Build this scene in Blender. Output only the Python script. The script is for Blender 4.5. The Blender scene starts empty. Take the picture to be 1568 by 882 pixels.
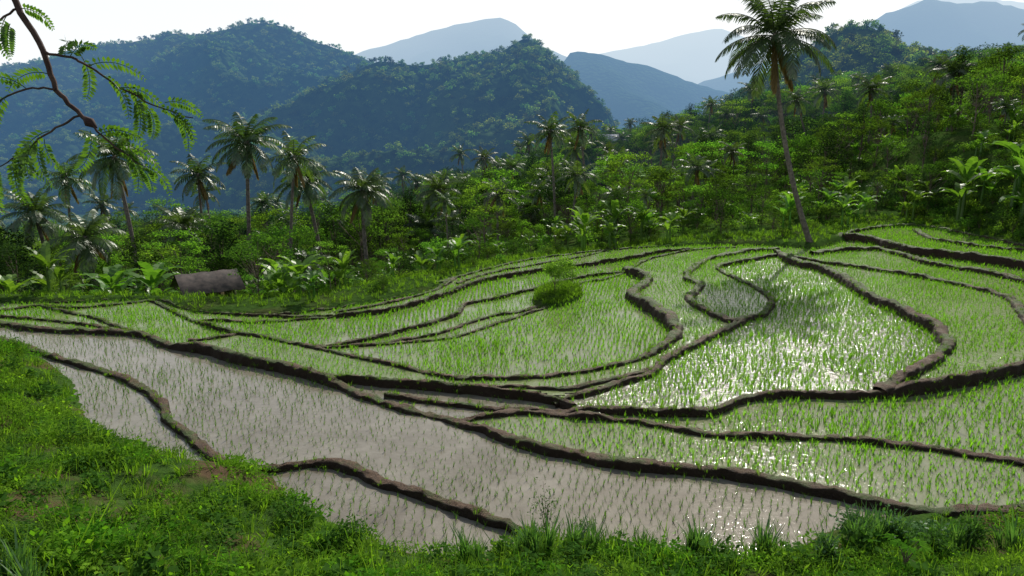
import bpy, math, random
import numpy as np
from mathutils import Vector
rng=np.random.default_rng(7); random.seed(7)
SC=bpy.context.scene; COL=SC.collection
R=math.radians
# ------------------------------------------------------------------ helpers
_tab=rng.random((256,256))
def vnoise(x,y,seed=0):
    x=np.asarray(x,float)+seed*17.3; y=np.asarray(y,float)+seed*9.7
    xi=np.floor(x).astype(int); yi=np.floor(y).astype(int); fx=x-xi; fy=y-yi
    fx=fx*fx*(3-2*fx); fy=fy*fy*(3-2*fy)
    a=_tab[xi&255,yi&255]; b=_tab[(xi+1)&255,yi&255]; c=_tab[xi&255,(yi+1)&255]; d=_tab[(xi+1)&255,(yi+1)&255]
    return (a*(1-fx)+b*fx)*(1-fy)+(c*(1-fx)+d*fx)*fy
def fbm(x,y,sc,octv=4,seed=0):
    r=0; a=1; t=0; x=np.asarray(x,float)/sc; y=np.asarray(y,float)/sc
    for i in range(octv):
        r=r+a*vnoise(x,y,seed+i*3); t+=a; a*=0.5; x=x*2.03+5; y=y*2.03+3
    return r/t*2-1
def ss(t): t=np.clip(t,0,1); return t*t*(3-2*t)
def softp(t,w=4.0): return w*np.log1p(np.exp(np.clip(np.asarray(t,float)/w,-40,40)))
def B(x,y): return 0.05*softp(np.asarray(x,float)-6)+0.012*(np.asarray(y,float)-20)

def mk(name,V,Q=None,T=None,mats=(),qm=None,tm=None,smooth=False,link=True,coll=None):
    V=np.asarray(V,float).reshape(-1,3)
    Q=np.zeros((0,4),int) if Q is None or len(Q)==0 else np.asarray(Q,int)
    T=np.zeros((0,3),int) if T is None or len(T)==0 else np.asarray(T,int)
    me=bpy.data.meshes.new(name); me.vertices.add(len(V)); me.vertices.foreach_set('co',V.ravel())
    nl=len(Q)*4+len(T)*3; nf=len(Q)+len(T)
    if nf:
        me.loops.add(nl); me.loops.foreach_set('vertex_index',np.concatenate([Q.ravel(),T.ravel()]).astype(np.int32))
        me.polygons.add(nf)
        ls=np.concatenate([np.arange(len(Q))*4,len(Q)*4+np.arange(len(T))*3]).astype(np.int32)
        me.polygons.foreach_set('loop_start',ls)
        me.polygons.foreach_set('loop_total',np.concatenate([np.full(len(Q),4),np.full(len(T),3)]).astype(np.int32))
        mi=np.concatenate([np.zeros(len(Q)) if qm is None else qm, np.zeros(len(T)) if tm is None else tm]).astype(np.int32)
        me.polygons.foreach_set('material_index',mi)
        if smooth: me.polygons.foreach_set('use_smooth',np.ones(nf,bool))
    for m in mats: me.materials.append(m)
    me.update(calc_edges=True)
    ob=bpy.data.objects.new(name,me)
    if coll is not None: coll.objects.link(ob)
    elif link: COL.objects.link(ob)
    return ob
class Acc:
    def __init__(s): s.V=[];s.Q=[];s.M=[];s.n=0
    def add(s,V,Q,m):
        V=np.asarray(V,float).reshape(-1,3); Q=np.asarray(Q,int).reshape(-1,4)
        s.V.append(V); s.Q.append(Q+s.n); s.M.append(np.full(len(Q),m)); s.n+=len(V)
    def quads(s,A,m): # (n,4,3)
        A=np.asarray(A,float); n=len(A); s.add(A.reshape(-1,3),np.arange(n*4).reshape(n,4),m)
    def leaves(s,c,d,nr,L,W,m,mid=0.45):
        c=np.asarray(c,float); d=d/np.linalg.norm(d,axis=1,keepdims=True)
        sd=np.cross(d,nr); sd/=np.linalg.norm(sd,axis=1,keepdims=True)+1e-9
        L=np.broadcast_to(L,(len(c),))[:,None]; W=np.broadcast_to(W,(len(c),))[:,None]
        s.quads(np.stack([c,c+d*L*mid+sd*W/2,c+d*L,c+d*L*mid-sd*W/2],1),m)
    def tube(s,P,r,m,k=8):
        P=np.asarray(P,float); n=len(P); r=np.broadcast_to(r,(n,))
        t=np.gradient(P,axis=0); t/=np.linalg.norm(t,axis=1,keepdims=True)+1e-9
        ref=np.array([1,0,0.01]) if abs(t[0][2])>0.7 else np.array([0,0,1.0])
        a=np.cross(t,ref); a/=np.linalg.norm(a,axis=1,keepdims=True)+1e-9; b=np.cross(t,a)
        th=np.arange(k)/k*2*np.pi
        V=P[:,None]+r[:,None,None]*(np.cos(th)[None,:,None]*a[:,None]+np.sin(th)[None,:,None]*b[:,None])
        i=np.arange(n-1)[:,None]*k; j=np.arange(k)[None]; j2=(j+1)%k
        Q=np.stack([i+j,i+j2,i+k+j2,i+k+j],-1).reshape(-1,4)
        s.add(V.reshape(-1,3),Q,m)
    def box(s,c,h,m,rz=0):
        x,y,z=h; v=np.array([[a*x,b*y,e*z] for e in(-1,1) for b in(-1,1) for a in(-1,1)],float)
        v=v@np.array([[math.cos(rz),math.sin(rz),0],[-math.sin(rz),math.cos(rz),0],[0,0,1]])+np.asarray(c)
        s.add(v,[[0,2,3,1],[4,5,7,6],[0,1,5,4],[2,6,7,3],[0,4,6,2],[1,3,7,5]],m)
    def obj(s,name,mats,smooth=False,coll=None):
        return mk(name,np.concatenate(s.V),np.concatenate(s.Q),None,mats,np.concatenate(s.M),smooth=smooth,coll=coll)
def bez(a,b,c,n):
    t=np.linspace(0,1,n)[:,None]; a,b,c=map(lambda q:np.asarray(q,float),(a,b,c))
    return (1-t)**2*a+2*t*(1-t)*b+t*t*c
def unit(n,r=rng):
    v=r.normal(size=(n,3)); return v/np.linalg.norm(v,axis=1,keepdims=True)

# ------------------------------------------------------------------ materials
def newmat(name):
    m=bpy.data.materials.new(name); m.use_nodes=True; m.node_tree.nodes.clear()
    try: m.cycles.emission_sampling='NONE'
    except Exception: pass
    return m,m.node_tree
def N(nt,t,**k):
    n=nt.nodes.new(t)
    for a,b in k.items(): setattr(n,a,b)
    return n
def math_(nt,op,a,b=None,clamp=False):
    n=N(nt,'ShaderNodeMath',operation=op,use_clamp=clamp)
    for i,v in enumerate((a,b)):
        if v is None: continue
        if hasattr(v,'links'): nt.links.new(v,n.inputs[i])
        else: n.inputs[i].default_value=v
    return n.outputs[0]
def mixc(nt,f,a,b,bt='MIX'):
    n=N(nt,'ShaderNodeMix',data_type='RGBA',blend_type=bt)
    for i,v in ((0,f),(6,a),(7,b)):
        if hasattr(v,'links'): nt.links.new(v,n.inputs[i])
        elif i==0: n.inputs[0].default_value=v
        else: n.inputs[i].default_value=(*v,1)
    return n.outputs[2]
def noise(nt,vec,scale,detail=4,rough=.55):
    n=N(nt,'ShaderNodeTexNoise'); n.inputs['Scale'].default_value=scale; n.inputs['Detail'].default_value=detail; n.inputs['Roughness'].default_value=rough
    if vec is not None: nt.links.new(vec,n.inputs['Vector'])
    return n.outputs['Fac']
def ramp(nt,f,pts):
    n=N(nt,'ShaderNodeValToRGB'); e=n.color_ramp.elements
    while len(e)<len(pts): e.new(.5)
    for i,(p,c) in enumerate(pts): e[i].position=p; e[i].color=(*c,1) if len(c)==3 else c
    nt.links.new(f,n.inputs[0]); return n.outputs[0]
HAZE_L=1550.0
def finish(nt,sh,haze=True):  # haze is painted: blue-to-pale emission mixed into the surface by distance, no volume
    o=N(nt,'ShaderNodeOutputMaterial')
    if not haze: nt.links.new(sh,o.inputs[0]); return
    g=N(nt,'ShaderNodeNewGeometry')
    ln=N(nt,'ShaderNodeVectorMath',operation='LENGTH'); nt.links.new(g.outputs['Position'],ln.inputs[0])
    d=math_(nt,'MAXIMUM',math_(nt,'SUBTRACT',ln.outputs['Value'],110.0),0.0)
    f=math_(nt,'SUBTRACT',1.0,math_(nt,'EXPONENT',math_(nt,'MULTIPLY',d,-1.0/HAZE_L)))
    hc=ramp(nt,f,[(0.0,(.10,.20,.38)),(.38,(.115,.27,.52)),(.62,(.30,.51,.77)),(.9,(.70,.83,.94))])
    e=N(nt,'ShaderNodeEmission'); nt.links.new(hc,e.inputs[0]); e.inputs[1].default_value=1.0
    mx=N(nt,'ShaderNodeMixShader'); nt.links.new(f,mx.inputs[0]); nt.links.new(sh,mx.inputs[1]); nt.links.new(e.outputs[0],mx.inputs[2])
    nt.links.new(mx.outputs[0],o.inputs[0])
def leafmat(name,c1,c2,tr=.4,gl=.0,haze=True,objvar=.5,trc=1.5,gr=.4,pv=0,pvs=.5,c3=None):
    m,nt=newmat(name)
    g=N(nt,'ShaderNodeNewGeometry'); oi=N(nt,'ShaderNodeObjectInfo')
    c=mixc(nt,g.outputs['Random Per Island'],c1,c2)
    if pv: 
        pn=noise(nt,g.outputs['Position'],pvs,4,.6)
        if c3 is not None: c=mixc(nt,ramp(nt,pn,[(.45,(0,0,0)),(.62,(1,1,1))]),c,c3)
    hs=N(nt,'ShaderNodeHueSaturation'); nt.links.new(c,hs.inputs['Color'])
    val=math_(nt,'ADD',math_(nt,'MULTIPLY',oi.outputs['Random'],objvar*1.3),1-objvar*.65)
    if pv: val=math_(nt,'MULTIPLY',val,math_(nt,'ADD',math_(nt,'MULTIPLY',noise(nt,g.outputs['Position'],pvs*2.7,4,.6),pv*3),1-pv*1.5))
    nt.links.new(val,hs.inputs['Value'])
    r2=math_(nt,'FRACT',math_(nt,'MULTIPLY',oi.outputs['Random'],17.0))
    nt.links.new(math_(nt,'ADD',math_(nt,'MULTIPLY',r2,objvar*.08),.5-objvar*.045),hs.inputs['Hue'])
    c=hs.outputs[0]
    df=N(nt,'ShaderNodeBsdfDiffuse'); nt.links.new(c,df.inputs[0])
    tl=N(nt,'ShaderNodeBsdfTranslucent'); nt.links.new(mixc(nt,1.0,c,(trc*1.15,trc*1.2,trc*.4),'MULTIPLY'),tl.inputs[0])
    mx=N(nt,'ShaderNodeMixShader'); mx.inputs[0].default_value=tr; nt.links.new(df.outputs[0],mx.inputs[1]); nt.links.new(tl.outputs[0],mx.inputs[2])
    out=mx.outputs[0]
    if gl>0:
        gs=N(nt,'ShaderNodeBsdfGlossy'); gs.inputs['Roughness'].default_value=gr; gs.inputs[0].default_value=(1,1,1,1)
        m2=N(nt,'ShaderNodeMixShader'); m2.inputs[0].default_value=gl; nt.links.new(out,m2.inputs[1]); nt.links.new(gs.outputs[0],m2.inputs[2]); out=m2.outputs[0]
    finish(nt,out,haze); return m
def solid(name,c1,c2,scale=6,rough=.85,bump=.3,haze=True,coord='Object',spec=.2):
    m,nt=newmat(name); tc=N(nt,'ShaderNodeTexCoord')
    n1=noise(nt,tc.outputs[coord],scale,5)
    c=mixc(nt,ramp(nt,n1,[(.35,(0,0,0)),(.65,(1,1,1))]),c1,c2)
    p=N(nt,'ShaderNodeBsdfPrincipled'); nt.links.new(c,p.inputs['Base Color']); p.inputs['Roughness'].default_value=rough; p.inputs['Specular IOR Level'].default_value=spec
    b=N(nt,'ShaderNodeBump'); b.inputs['Strength'].default_value=bump; b.inputs['Distance'].default_value=.05; nt.links.new(n1,b.inputs['Height']); nt.links.new(b.outputs[0],p.inputs['Normal'])
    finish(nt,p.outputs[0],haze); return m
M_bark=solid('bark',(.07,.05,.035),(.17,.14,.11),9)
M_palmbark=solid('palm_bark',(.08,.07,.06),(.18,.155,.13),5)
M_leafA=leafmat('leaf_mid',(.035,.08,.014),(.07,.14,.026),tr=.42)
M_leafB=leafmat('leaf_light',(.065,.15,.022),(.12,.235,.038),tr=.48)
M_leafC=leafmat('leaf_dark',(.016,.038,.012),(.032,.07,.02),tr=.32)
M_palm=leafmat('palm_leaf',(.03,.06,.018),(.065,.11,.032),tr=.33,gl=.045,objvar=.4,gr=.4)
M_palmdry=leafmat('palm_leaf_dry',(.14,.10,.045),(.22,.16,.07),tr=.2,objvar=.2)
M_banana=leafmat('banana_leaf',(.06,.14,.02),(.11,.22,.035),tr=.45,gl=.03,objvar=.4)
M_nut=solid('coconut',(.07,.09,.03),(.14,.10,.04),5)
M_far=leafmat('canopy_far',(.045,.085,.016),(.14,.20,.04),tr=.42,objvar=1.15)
M_rice=leafmat('rice_leaf',(.08,.20,.015),(.15,.32,.035),tr=.55,gl=.0,haze=False,objvar=0,pv=.3,pvs=.25)
M_ricen=leafmat('young_rice_leaf',(.05,.12,.02),(.10,.20,.035),tr=.4,gl=.0,haze=False,objvar=0,pv=.3,pvs=.25)
M_grass=leafmat('grass_leaf',(.06,.14,.016),(.13,.23,.03),tr=.5,gl=0,haze=False,objvar=0,pv=.45,pvs=.5)
M_cover=leafmat('groundcover_leaf',(.045,.14,.010),(.09,.24,.02),tr=.5,gl=0,haze=False,objvar=0,pv=.6,pvs=.45,c3=(.15,.27,.025))
M_weed=leafmat('weed_leaf',(.028,.08,.012),(.065,.145,.025),tr=.4,gl=0,haze=False,objvar=0,pv=.4,pvs=.6)
M_bluegr=leafmat('shrub_leaf',(.04,.11,.035),(.08,.18,.055),tr=.4,gl=0.01,haze=False,objvar=.2)
M_island=leafmat('island_leaf',(.10,.19,.035),(.18,.32,.06),tr=.5,gl=0,haze=False,objvar=0)
M_iris=leafmat('blade_leaf',(.05,.13,.04),(.09,.18,.06),tr=.4,gl=.03,haze=False,objvar=0)

def ground_mat():
    m,nt=newmat('ground_soil_grass'); tc=N(nt,'ShaderNodeTexCoord'); P=tc.outputs['Object']
    n1=noise(nt,P,.35,5); n2=noise(nt,P,3.0,6,.7)
    g=mixc(nt,ramp(nt,n2,[(.3,(0,0,0)),(.7,(1,1,1))]),(.02,.04,.010),(.05,.10,.02))
    s=mixc(nt,n2,(.04,.03,.018),(.12,.08,.05))
    sx=N(nt,'ShaderNodeSeparateXYZ'); nt.links.new(P,sx.inputs[0])
    nr=math_(nt,'MULTIPLY',math_(nt,'SUBTRACT',36.0,sx.outputs[1]),.2,True)
    c=mixc(nt,math_(nt,'MULTIPLY',ramp(nt,n1,[(.50,(0,0,0)),(.60,(1,1,1))]),math_(nt,'ADD',math_(nt,'MULTIPLY',nr,.8),.2)),g,s)
    p=N(nt,'ShaderNodeBsdfDiffuse'); nt.links.new(c,p.inputs[0])
    b=N(nt,'ShaderNodeBump'); b.inputs['Strength'].default_value=.8; b.inputs['Distance'].default_value=.15; nt.links.new(n2,b.inputs['Height']); nt.links.new(b.outputs[0],p.inputs['Normal'])
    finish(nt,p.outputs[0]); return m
def mount_mat():
    m,nt=newmat('mountain_forest'); tc=N(nt,'ShaderNodeTexCoord'); P=tc.outputs['Object']
    n1=noise(nt,P,.012,4); n2=noise(nt,P,.12,6,.75)
    v=N(nt,'ShaderNodeTexVoronoi'); v.inputs['Scale'].default_value=.13; nt.links.new(P,v.inputs['Vector'])
    c=mixc(nt,ramp(nt,n2,[(.35,(0,0,0)),(.7,(1,1,1))]),(.012,.028,.010),(.045,.08,.022))
    c=mixc(nt,ramp(nt,n1,[(.5,(0,0,0)),(.7,(.6,.6,.6))]),c,(.05,.085,.022))
    p=N(nt,'ShaderNodeBsdfDiffuse'); nt.links.new(c,p.inputs[0])
    b=N(nt,'ShaderNodeBump'); b.inputs['Strength'].default_value=1; b.inputs['Distance'].default_value=5; nt.links.new(v.outputs['Distance'],b.inputs['Height']); b.invert=True; nt.links.new(b.outputs[0],p.inputs['Normal'])
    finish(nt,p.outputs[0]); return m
def water_mat():
    m,nt=newmat('paddy_water'); tc=N(nt,'ShaderNodeTexCoord'); P=tc.outputs['Object']
    at=N(nt,'ShaderNodeAttribute',attribute_name='tint'); at2=N(nt,'ShaderNodeAttribute',attribute_name='algae'); at3=N(nt,'ShaderNodeAttribute',attribute_name='wave')
    n1=noise(nt,P,.45,5,.6); n2=noise(nt,P,2.5,5,.6)
    mud=mixc(nt,ramp(nt,math_(nt,'ADD',math_(nt,'MULTIPLY',n1,.6),math_(nt,'MULTIPLY',n2,.4)),[(.35,(0,0,0)),(.65,(1,1,1))]),(.12,.10,.078),(.22,.195,.16))
    mud=mixc(nt,at.outputs['Fac'],mud,(.14,.18,.06))
    al=math_(nt,'MULTIPLY',ramp(nt,math_(nt,'ADD',math_(nt,'MULTIPLY',n1,.7),math_(nt,'MULTIPLY',n2,.3)),[(.46,(0,0,0)),(.58,(1,1,1))]),at2.outputs['Fac'])
    c=mixc(nt,al,mud,(.12,.18,.025))
    p=N(nt,'ShaderNodeBsdfPrincipled'); nt.links.new(c,p.inputs['Base Color'])
    p.inputs['IOR'].default_value=1.33
    nt.links.new(math_(nt,'ADD',math_(nt,'MULTIPLY',al,.35),math_(nt,'ADD',math_(nt,'MULTIPLY',at3.outputs['Fac'],.06),.04)),p.inputs['Roughness'])
    w=noise(nt,P,6.0,3,.5); w2=noise(nt,P,26.0,2,.5)
    b=N(nt,'ShaderNodeBump'); b.inputs['Strength'].default_value=1.0; b.inputs['Distance'].default_value=1.0
    nt.links.new(math_(nt,'MULTIPLY',math_(nt,'ADD',w,math_(nt,'MULTIPLY',w2,.3)),math_(nt,'MULTIPLY',at3.outputs['Fac'],.02)),b.inputs['Height']); nt.links.new(b.outputs[0],p.inputs['Normal'])
    finish(nt,p.outputs[0],False); return m
def bund_mat():
    m,nt=newmat('mud_bund'); tc=N(nt,'ShaderNodeTexCoord'); P=tc.outputs['Object']; g=N(nt,'ShaderNodeNewGeometry')
    n1=noise(nt,P,7,6,.8); n2=noise(nt,P,.8,5,.65)
    top=mixc(nt,ramp(nt,n1,[(.3,(0,0,0)),(.7,(1,1,1))]),(.045,.026,.015),(.15,.09,.052))
    sx=N(nt,'ShaderNodeSeparateXYZ'); nt.links.new(P,sx.inputs[0])
    far=math_(nt,'MULTIPLY',math_(nt,'SUBTRACT',sx.outputs[1],20.0),.02,True)
    gm=ramp(nt,math_(nt,'ADD',n2,math_(nt,'MULTIPLY',far,.4)),[(.50,(0,0,0)),(.64,(.85,.85,.85))])
    top=mixc(nt,gm,top,(.055,.10,.018))
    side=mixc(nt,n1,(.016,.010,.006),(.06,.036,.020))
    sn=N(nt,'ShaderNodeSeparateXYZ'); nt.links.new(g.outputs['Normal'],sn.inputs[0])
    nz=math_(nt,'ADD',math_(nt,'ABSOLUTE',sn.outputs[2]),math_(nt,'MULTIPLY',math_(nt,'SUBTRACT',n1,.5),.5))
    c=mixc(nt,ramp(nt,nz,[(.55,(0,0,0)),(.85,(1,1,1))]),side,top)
    p=N(nt,'ShaderNodeBsdfPrincipled'); nt.links.new(c,p.inputs['Base Color']); p.inputs['Roughness'].default_value=.7; p.inputs['Specular IOR Level'].default_value=.25
    b=N(nt,'ShaderNodeBump'); b.inputs['Strength'].default_value=1; b.inputs['Distance'].default_value=.14; nt.links.new(n1,b.inputs['Height']); nt.links.new(b.outputs[0],p.inputs['Normal'])
    finish(nt,p.outputs[0],False); return m
M_ground=ground_mat(); M_mount=mount_mat(); M_water=water_mat(); M_bund=bund_mat()

# ------------------------------------------------------------------ terrace survey (metres)
def pl(s): return [tuple(map(float,q.split(','))) for q in s.split()]
BUND={
'b1':pl("-42,40 -26.4,32.7 -22.4,30.8 -19.5,28.9 -17.3,27.5 -14.7,26 -13.3,24.8 -11.8,23.2 -10.8,21.7 -9.6,20.4 -8.4,19.2 -7.5,18.6 -6.5,18.5 -5.4,18.8 -4.5,18.5 -3.6,17.8 -2.7,17.2 -1.5,16.4 -0.7,15.9 0.2,15.3 0.8,14.6"),
'b2':pl("-42,41.5 -27.3,33.9 -24,33.2 -21.6,32.3 -18.6,31.8 -16.5,31.3 -14.2,29.6 -12.4,28.7 -10.7,27.6 -8.8,26.6 -7,25.5 -5.6,24.3 -4.3,23.2 -2.8,22.3 -1.7,21.5 -0.5,20.6 0.3,19.9 0.8,19.5 1.8,19.1 3,18.5 4,18.3 5.2,18.1 6.3,17.7 7.1,17.3 8.1,16.7 8.8,16.3 9.6,15.9 10.1,15.7 11,15.8 12,15.7 13.7,15.7 30,14.6"),
'b3':pl("-1.7,21.5 -0.7,21.9 0.3,22.1 1.4,21.9 2.4,21.7 3.4,21.4 4.3,21.1 5.2,20.6 6.3,20.2 7.6,20.2 8.9,20 10.1,19.7 11.4,19.3 12.4,18.8 13.7,18.1 15,17.4 30,17.5"),
'big_bot':pl("-12,30.9 -10.1,30 -8.2,28.9 -5.7,27.3 -3.5,25.9 -2,25.1 -0.1,25 1.6,25.3 3.3,26 4.7,26.8 6,28.3 6.8,29.6 7.3,31 7.2,33.2 6.8,35.7 6.4,37.8 7.4,40.1 8,42 7.2,44.9"),
'big_top':pl("-8.2,29.1 -6.7,29.4 -4.5,29.9 -2.4,30.8 -0.7,32.9 0.8,34.8 2.2,36.6 3.1,38.9 4,41.8 5.5,42.7 7.2,44.9"),
'l_a':pl("-42,42.6 -28.5,35.5 -25.8,35.8 -24.3,36.6 -22.2,36.4 -20,37.3 -19,37.7 -17.2,35.8 -15,33.6 -12.8,31.8 -12,30.9 -12.7,30.2 -13.7,29.8"),
'l_b':pl("-24.3,36.6 -21.4,35 -18.8,33.2 -16.5,31.3"),
'l_c':pl("-42,42 -28,34.8 -24.9,34.5 -21.9,33.8 -19.2,32.8 -17.4,31.7"),
'l_out':pl("-42,44 -30,37.8 -26.9,37.6 -22.7,37.6 -20.3,38.3 -19,38.1 -15.7,35.6 -12.3,34.9 -10,35.6 -7.7,37.4 -5.2,39.6 -3.3,42.5 -1,46 2,49 6.4,51.8 10.3,53 15.3,53.5 19.2,52.4 21.2,51"),
'b7':pl("-7,25.5 -5.3,25.1 -3.8,24.8 -2.4,24.4 -1,24.1 0.4,23.6 1.4,23.1 2,22.4"),
'b8':pl("-4.4,23.9 -3.2,23.5 -1.8,23 -0.5,22.6 0.8,22.3 1.8,22.1 4.1,22 5.5,21.9 6.6,22.1 8,23.1 9.8,23.3 11.2,23.1 13.1,23.3 14.9,23.8 17,24.6 18.5,25.2 22.2,26.6 46,34"),
'R1':pl("1.4,22.9 2.1,23.2 3.5,24.1 5.2,25.6 6,27.1 7,28.2 8.5,29.9 10.7,32.5 12,33.7 13.1,35.9 13.3,38.3 13,41.2 12.7,43.7 13.5,45.8 17.9,48.7"),
'R1b':pl("-1.9,24.2 -0.1,24.2 1.7,23.9 3.4,24.6 5.2,25.9"),
'R2':pl("18,49.2 18,45.6 18.7,43.3 18.6,39.6 18.1,36.3 18.2,33.9 18.2,31.5 17.9,29.5 17.2,27.8 16.1,26.3 14.2,24.6 12.3,23.2"),
'R3':pl("18,49.2 18.9,45.8 20.5,43.9 22.1,41.5 23.2,39.5 24.1,36.8 24.2,34.7 22.9,31.8 21.2,28 21.6,26.5"),
'R4':pl("20.2,48.6 23.1,49.6 25.1,49.3 25.5,46.4 25.6,43.7 26.9,41.3 27.5,38.5 28.3,34.5 40,36"),
'R5':pl("24.5,53.8 25.7,52.2 26,48.7 26.2,47.1 27.7,45.3 29.6,41.6 31.3,38.4 40,39.5"),
'R6':pl("30.5,55.1 29.4,51 30.2,48 32.2,45.4 35.1,43.3"),
'R7':pl("21.2,51 24.5,53.8 28.2,56.6 31.6,57.2 33,52 33.5,46 35.1,43.3 40,40 46,38"),
'M1':pl("7.2,44.9 9.5,48.5 12.8,51.3 16.3,52.1"),
'M2':pl("18.6,50.6 16.1,50 13.3,47.9 11.1,44.4 10.1,41.4 10.5,39.9 9.2,36.8 9.1,34.8 9.6,32.9 10,32.1 10.7,32.5"),
'L2':pl("-15.1,33.8 -12.4,33.2 -10.3,33.5 -8.3,34.1 -6,35.2 -3.7,38.4 -1.7,42.1 0.6,44.3 4.1,46.5 7.8,49 9.9,50.9 12.9,51.9"),
'L2b':pl("-12.3,34.8 -9,34.4 -6.2,36.5 -4.1,39.5 -3.3,42.5"),
'L3':pl("-8.2,29.1 -6.3,30.4 -4.3,32.6 -2.7,34.7 -2.4,36.8 -0.8,38.2 1.3,40.4 4.6,43.8 7.2,44.9"),
'L5':pl("-5.6,29.7 -3.8,30.9 -2.5,32.4 -1.2,34.2 0.5,35.3 1.4,36.4"),
'L6':pl("-3.1,40.8 -1.7,43.4 0.7,45.9 3.8,48.4 6.6,51.5"),
}
BANK=pl("-60,47 -42,38.5 -25.4,31.4 -21.6,29.6 -18.7,27.7 -16.2,25.3 -14,22.2 -12.5,20.6 -10.2,19.2 -8.1,18.6 -6.7,18.1 -5.8,16.9 -4.8,16 -3.8,15.1 -2.6,14.4 -0.9,14.1 -0.2,14.3 0.7,14.9 1.2,14.5 3,14.1 4.4,13.9 6.2,13.9 7,14.8 8.2,15.2 9.3,15.4 10,15.6 11.8,15.6 13.4,15.6 30,14.5 60,13.5")
POLY=BANK[1:-1]+[(46,16)]+BUND['R7'][::-1]+BUND['l_out'][::-1][1:]
POLY=np.array(POLY); BK=np.array(BANK)
def segs(P,closed=False):
    P=np.asarray(P,float); A=P[:-1]; C=P[1:]
    if closed: A=P; C=np.roll(P,-1,0)
    return A,C
def dist_segs(x,y,A,C):
    x=np.asarray(x,float).ravel(); y=np.asarray(y,float).ravel(); best=np.full(x.shape,1e9)
    for a,c in zip(A,C):
        d=c-a; L=d@d+1e-12; t=np.clip(((x-a[0])*d[0]+(y-a[1])*d[1])/L,0,1)
        best=np.minimum(best,(x-a[0]-t*d[0])**2+(y-a[1]-t*d[1])**2)
    return np.sqrt(best)
def inpoly(x,y):
    x=np.asarray(x,float).ravel(); y=np.asarray(y,float).ravel(); r=np.zeros(x.shape,bool)
    A,C=segs(POLY,True)
    for a,c in zip(A,C):
        if a[1]==c[1]: continue
        k=((a[1]>y)!=(c[1]>y))&(x<(c[0]-a[0])*(y-a[1])/(c[1]-a[1])+a[0]); r^=k
    return r
PA,PC=segs(POLY,True)
def G(x,y):
    shp=np.shape(x); x=np.asarray(x,float).ravel(); y=np.asarray(y,float).ravel()
    b=B(np.clip(x,-60,60),np.clip(y,-20,75)); s=x/np.maximum(y,10)
    ye=np.interp(s,[-.8,-.3,0,.3,.5],[39,38,48,55,60])
    zm=np.interp(s,[-1.2,-.7,-.25,-.1,0,.28,.5,.7,1.2],[-17,-13.5,-10.5,-8,-5,-1,4,10,14])
    zf=np.interp(s,[-1.2,-.7,-.25,0,.28,.5,.7,1.2],[-28,-26,-20,-5.5,8,17,24,30])
    zb=np.interp(s,[-.7,0,.28,.5,.7],[-50,-48,-32,15,28])
    t1=np.clip((y-ye)/(95-ye),0,1); t2=ss((y-95)/105.); t3=ss((y-200)/130.)
    z=b*(1-t1)+zm*t1; z=np.where(y>95,zm*(1-t2)+zf*t2,z); z=np.where(y>200,zf*(1-t3)+zb*t3,z)
    z=z-2.3*ss((-.03-s)/.2)*ss((y-ye)/5.5)*(1-t1)
    z=z+fbm(x,y,28,4,3)*2.2*t1+fbm(x,y,6,3,5)*.35*ss((y-ye)/6)
    z=z+5*ss((x-33.3)/8)*ss((y-40)/5)*(1-ss((y-70)/30))
    ins=inpoly(x,y); d=dist_segs(x,y,PA,PC)
    yf=np.interp(x,BK[:,0],BK[:,1]); fr=(~ins)&(y<yf)
    f=.28*(1-np.exp(-d/.35))+.34*np.minimum(d,8)+.6*np.clip(d-8,0,20)
    f=np.minimum(f,7.2+.15*fbm(x,y,5,2,2)); f=f+fbm(x,y,2.6,4,8)*.50*ss(d/1.5)
    f=np.maximum(f-.5*ss((x-6.5)/3),0.02)
    z=np.where(fr,b+f,z+.1)
    z=np.where(ins,b+.1-.7*ss(d/.8),z)
    return z.reshape(shp)
def axis(lo,hi,step,far0,far1,g=1.13):
    c=list(np.arange(lo,hi+1e-6,step)); v=hi; s=step
    while v<far1: s*=g; v+=s; c.append(v)
    v=lo; s=step; pre=[]
    while v>far0: s*=g; v-=s; pre.append(v)
    return np.array(pre[::-1]+c)
gx=axis(-46,50,.45,-4500,4500); gy=axis(-2,66,.45,-300,5000)
X,Y=np.meshgrid(gx,gy); Z=G(X,Y)
nx,ny=len(gx),len(gy); i=np.arange(ny-1)[:,None]*nx+np.arange(nx-1)[None]
mk('ground',np.stack([X,Y,Z],-1),np.stack([i,i+1,i+nx+1,i+nx],-1).reshape(-1,4),mats=[M_ground],smooth=True)

# ------------------------------------------------------------------ paddies
def catmull(P,step=.2):
    P=np.asarray(P,float); Q=np.vstack([2*P[0]-P[1],P,2*P[-1]-P[-2]]); out=[]
    for k in range(1,len(Q)-2):
        p0,p1,p2,p3=Q[k-1:k+3]; n=max(2,int(np.linalg.norm(p2-p1)/step))
        t=np.linspace(0,1,n,endpoint=False)[:,None]
        out.append(.5*(2*p1+(p2-p0)*t+(2*p0-5*p1+4*p2-p3)*t*t+(3*p1-p0-3*p2+p3)*t**3))
    out.append(P[-1:]); return np.vstack(out)
CUR={k:catmull(v,.11) for k,v in BUND.items()}
x0,y0,h=-44.,12.,.2; NX,NY=460,232
cx=x0+(np.arange(NX)+.5)*h; cy=y0+(np.arange(NY)+.5)*h
D=np.full((NX,NY),9.)
for k,c in CUR.items():
    for p in c[::1]:
        a=int((p[0]-x0)/h); b=int((p[1]-y0)/h); r=4
        a0,a1=max(a-r,0),min(a+r+1,NX); b0,b1=max(b-r,0),min(b+r+1,NY)
        if a0<a1 and b0<b1:
            dd=np.hypot(cx[a0:a1,None]-p[0],cy[None,b0:b1]-p[1]); D[a0:a1,b0:b1]=np.minimum(D[a0:a1,b0:b1],dd)
CX,CY=np.meshgrid(cx,cy,indexing='ij')
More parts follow.
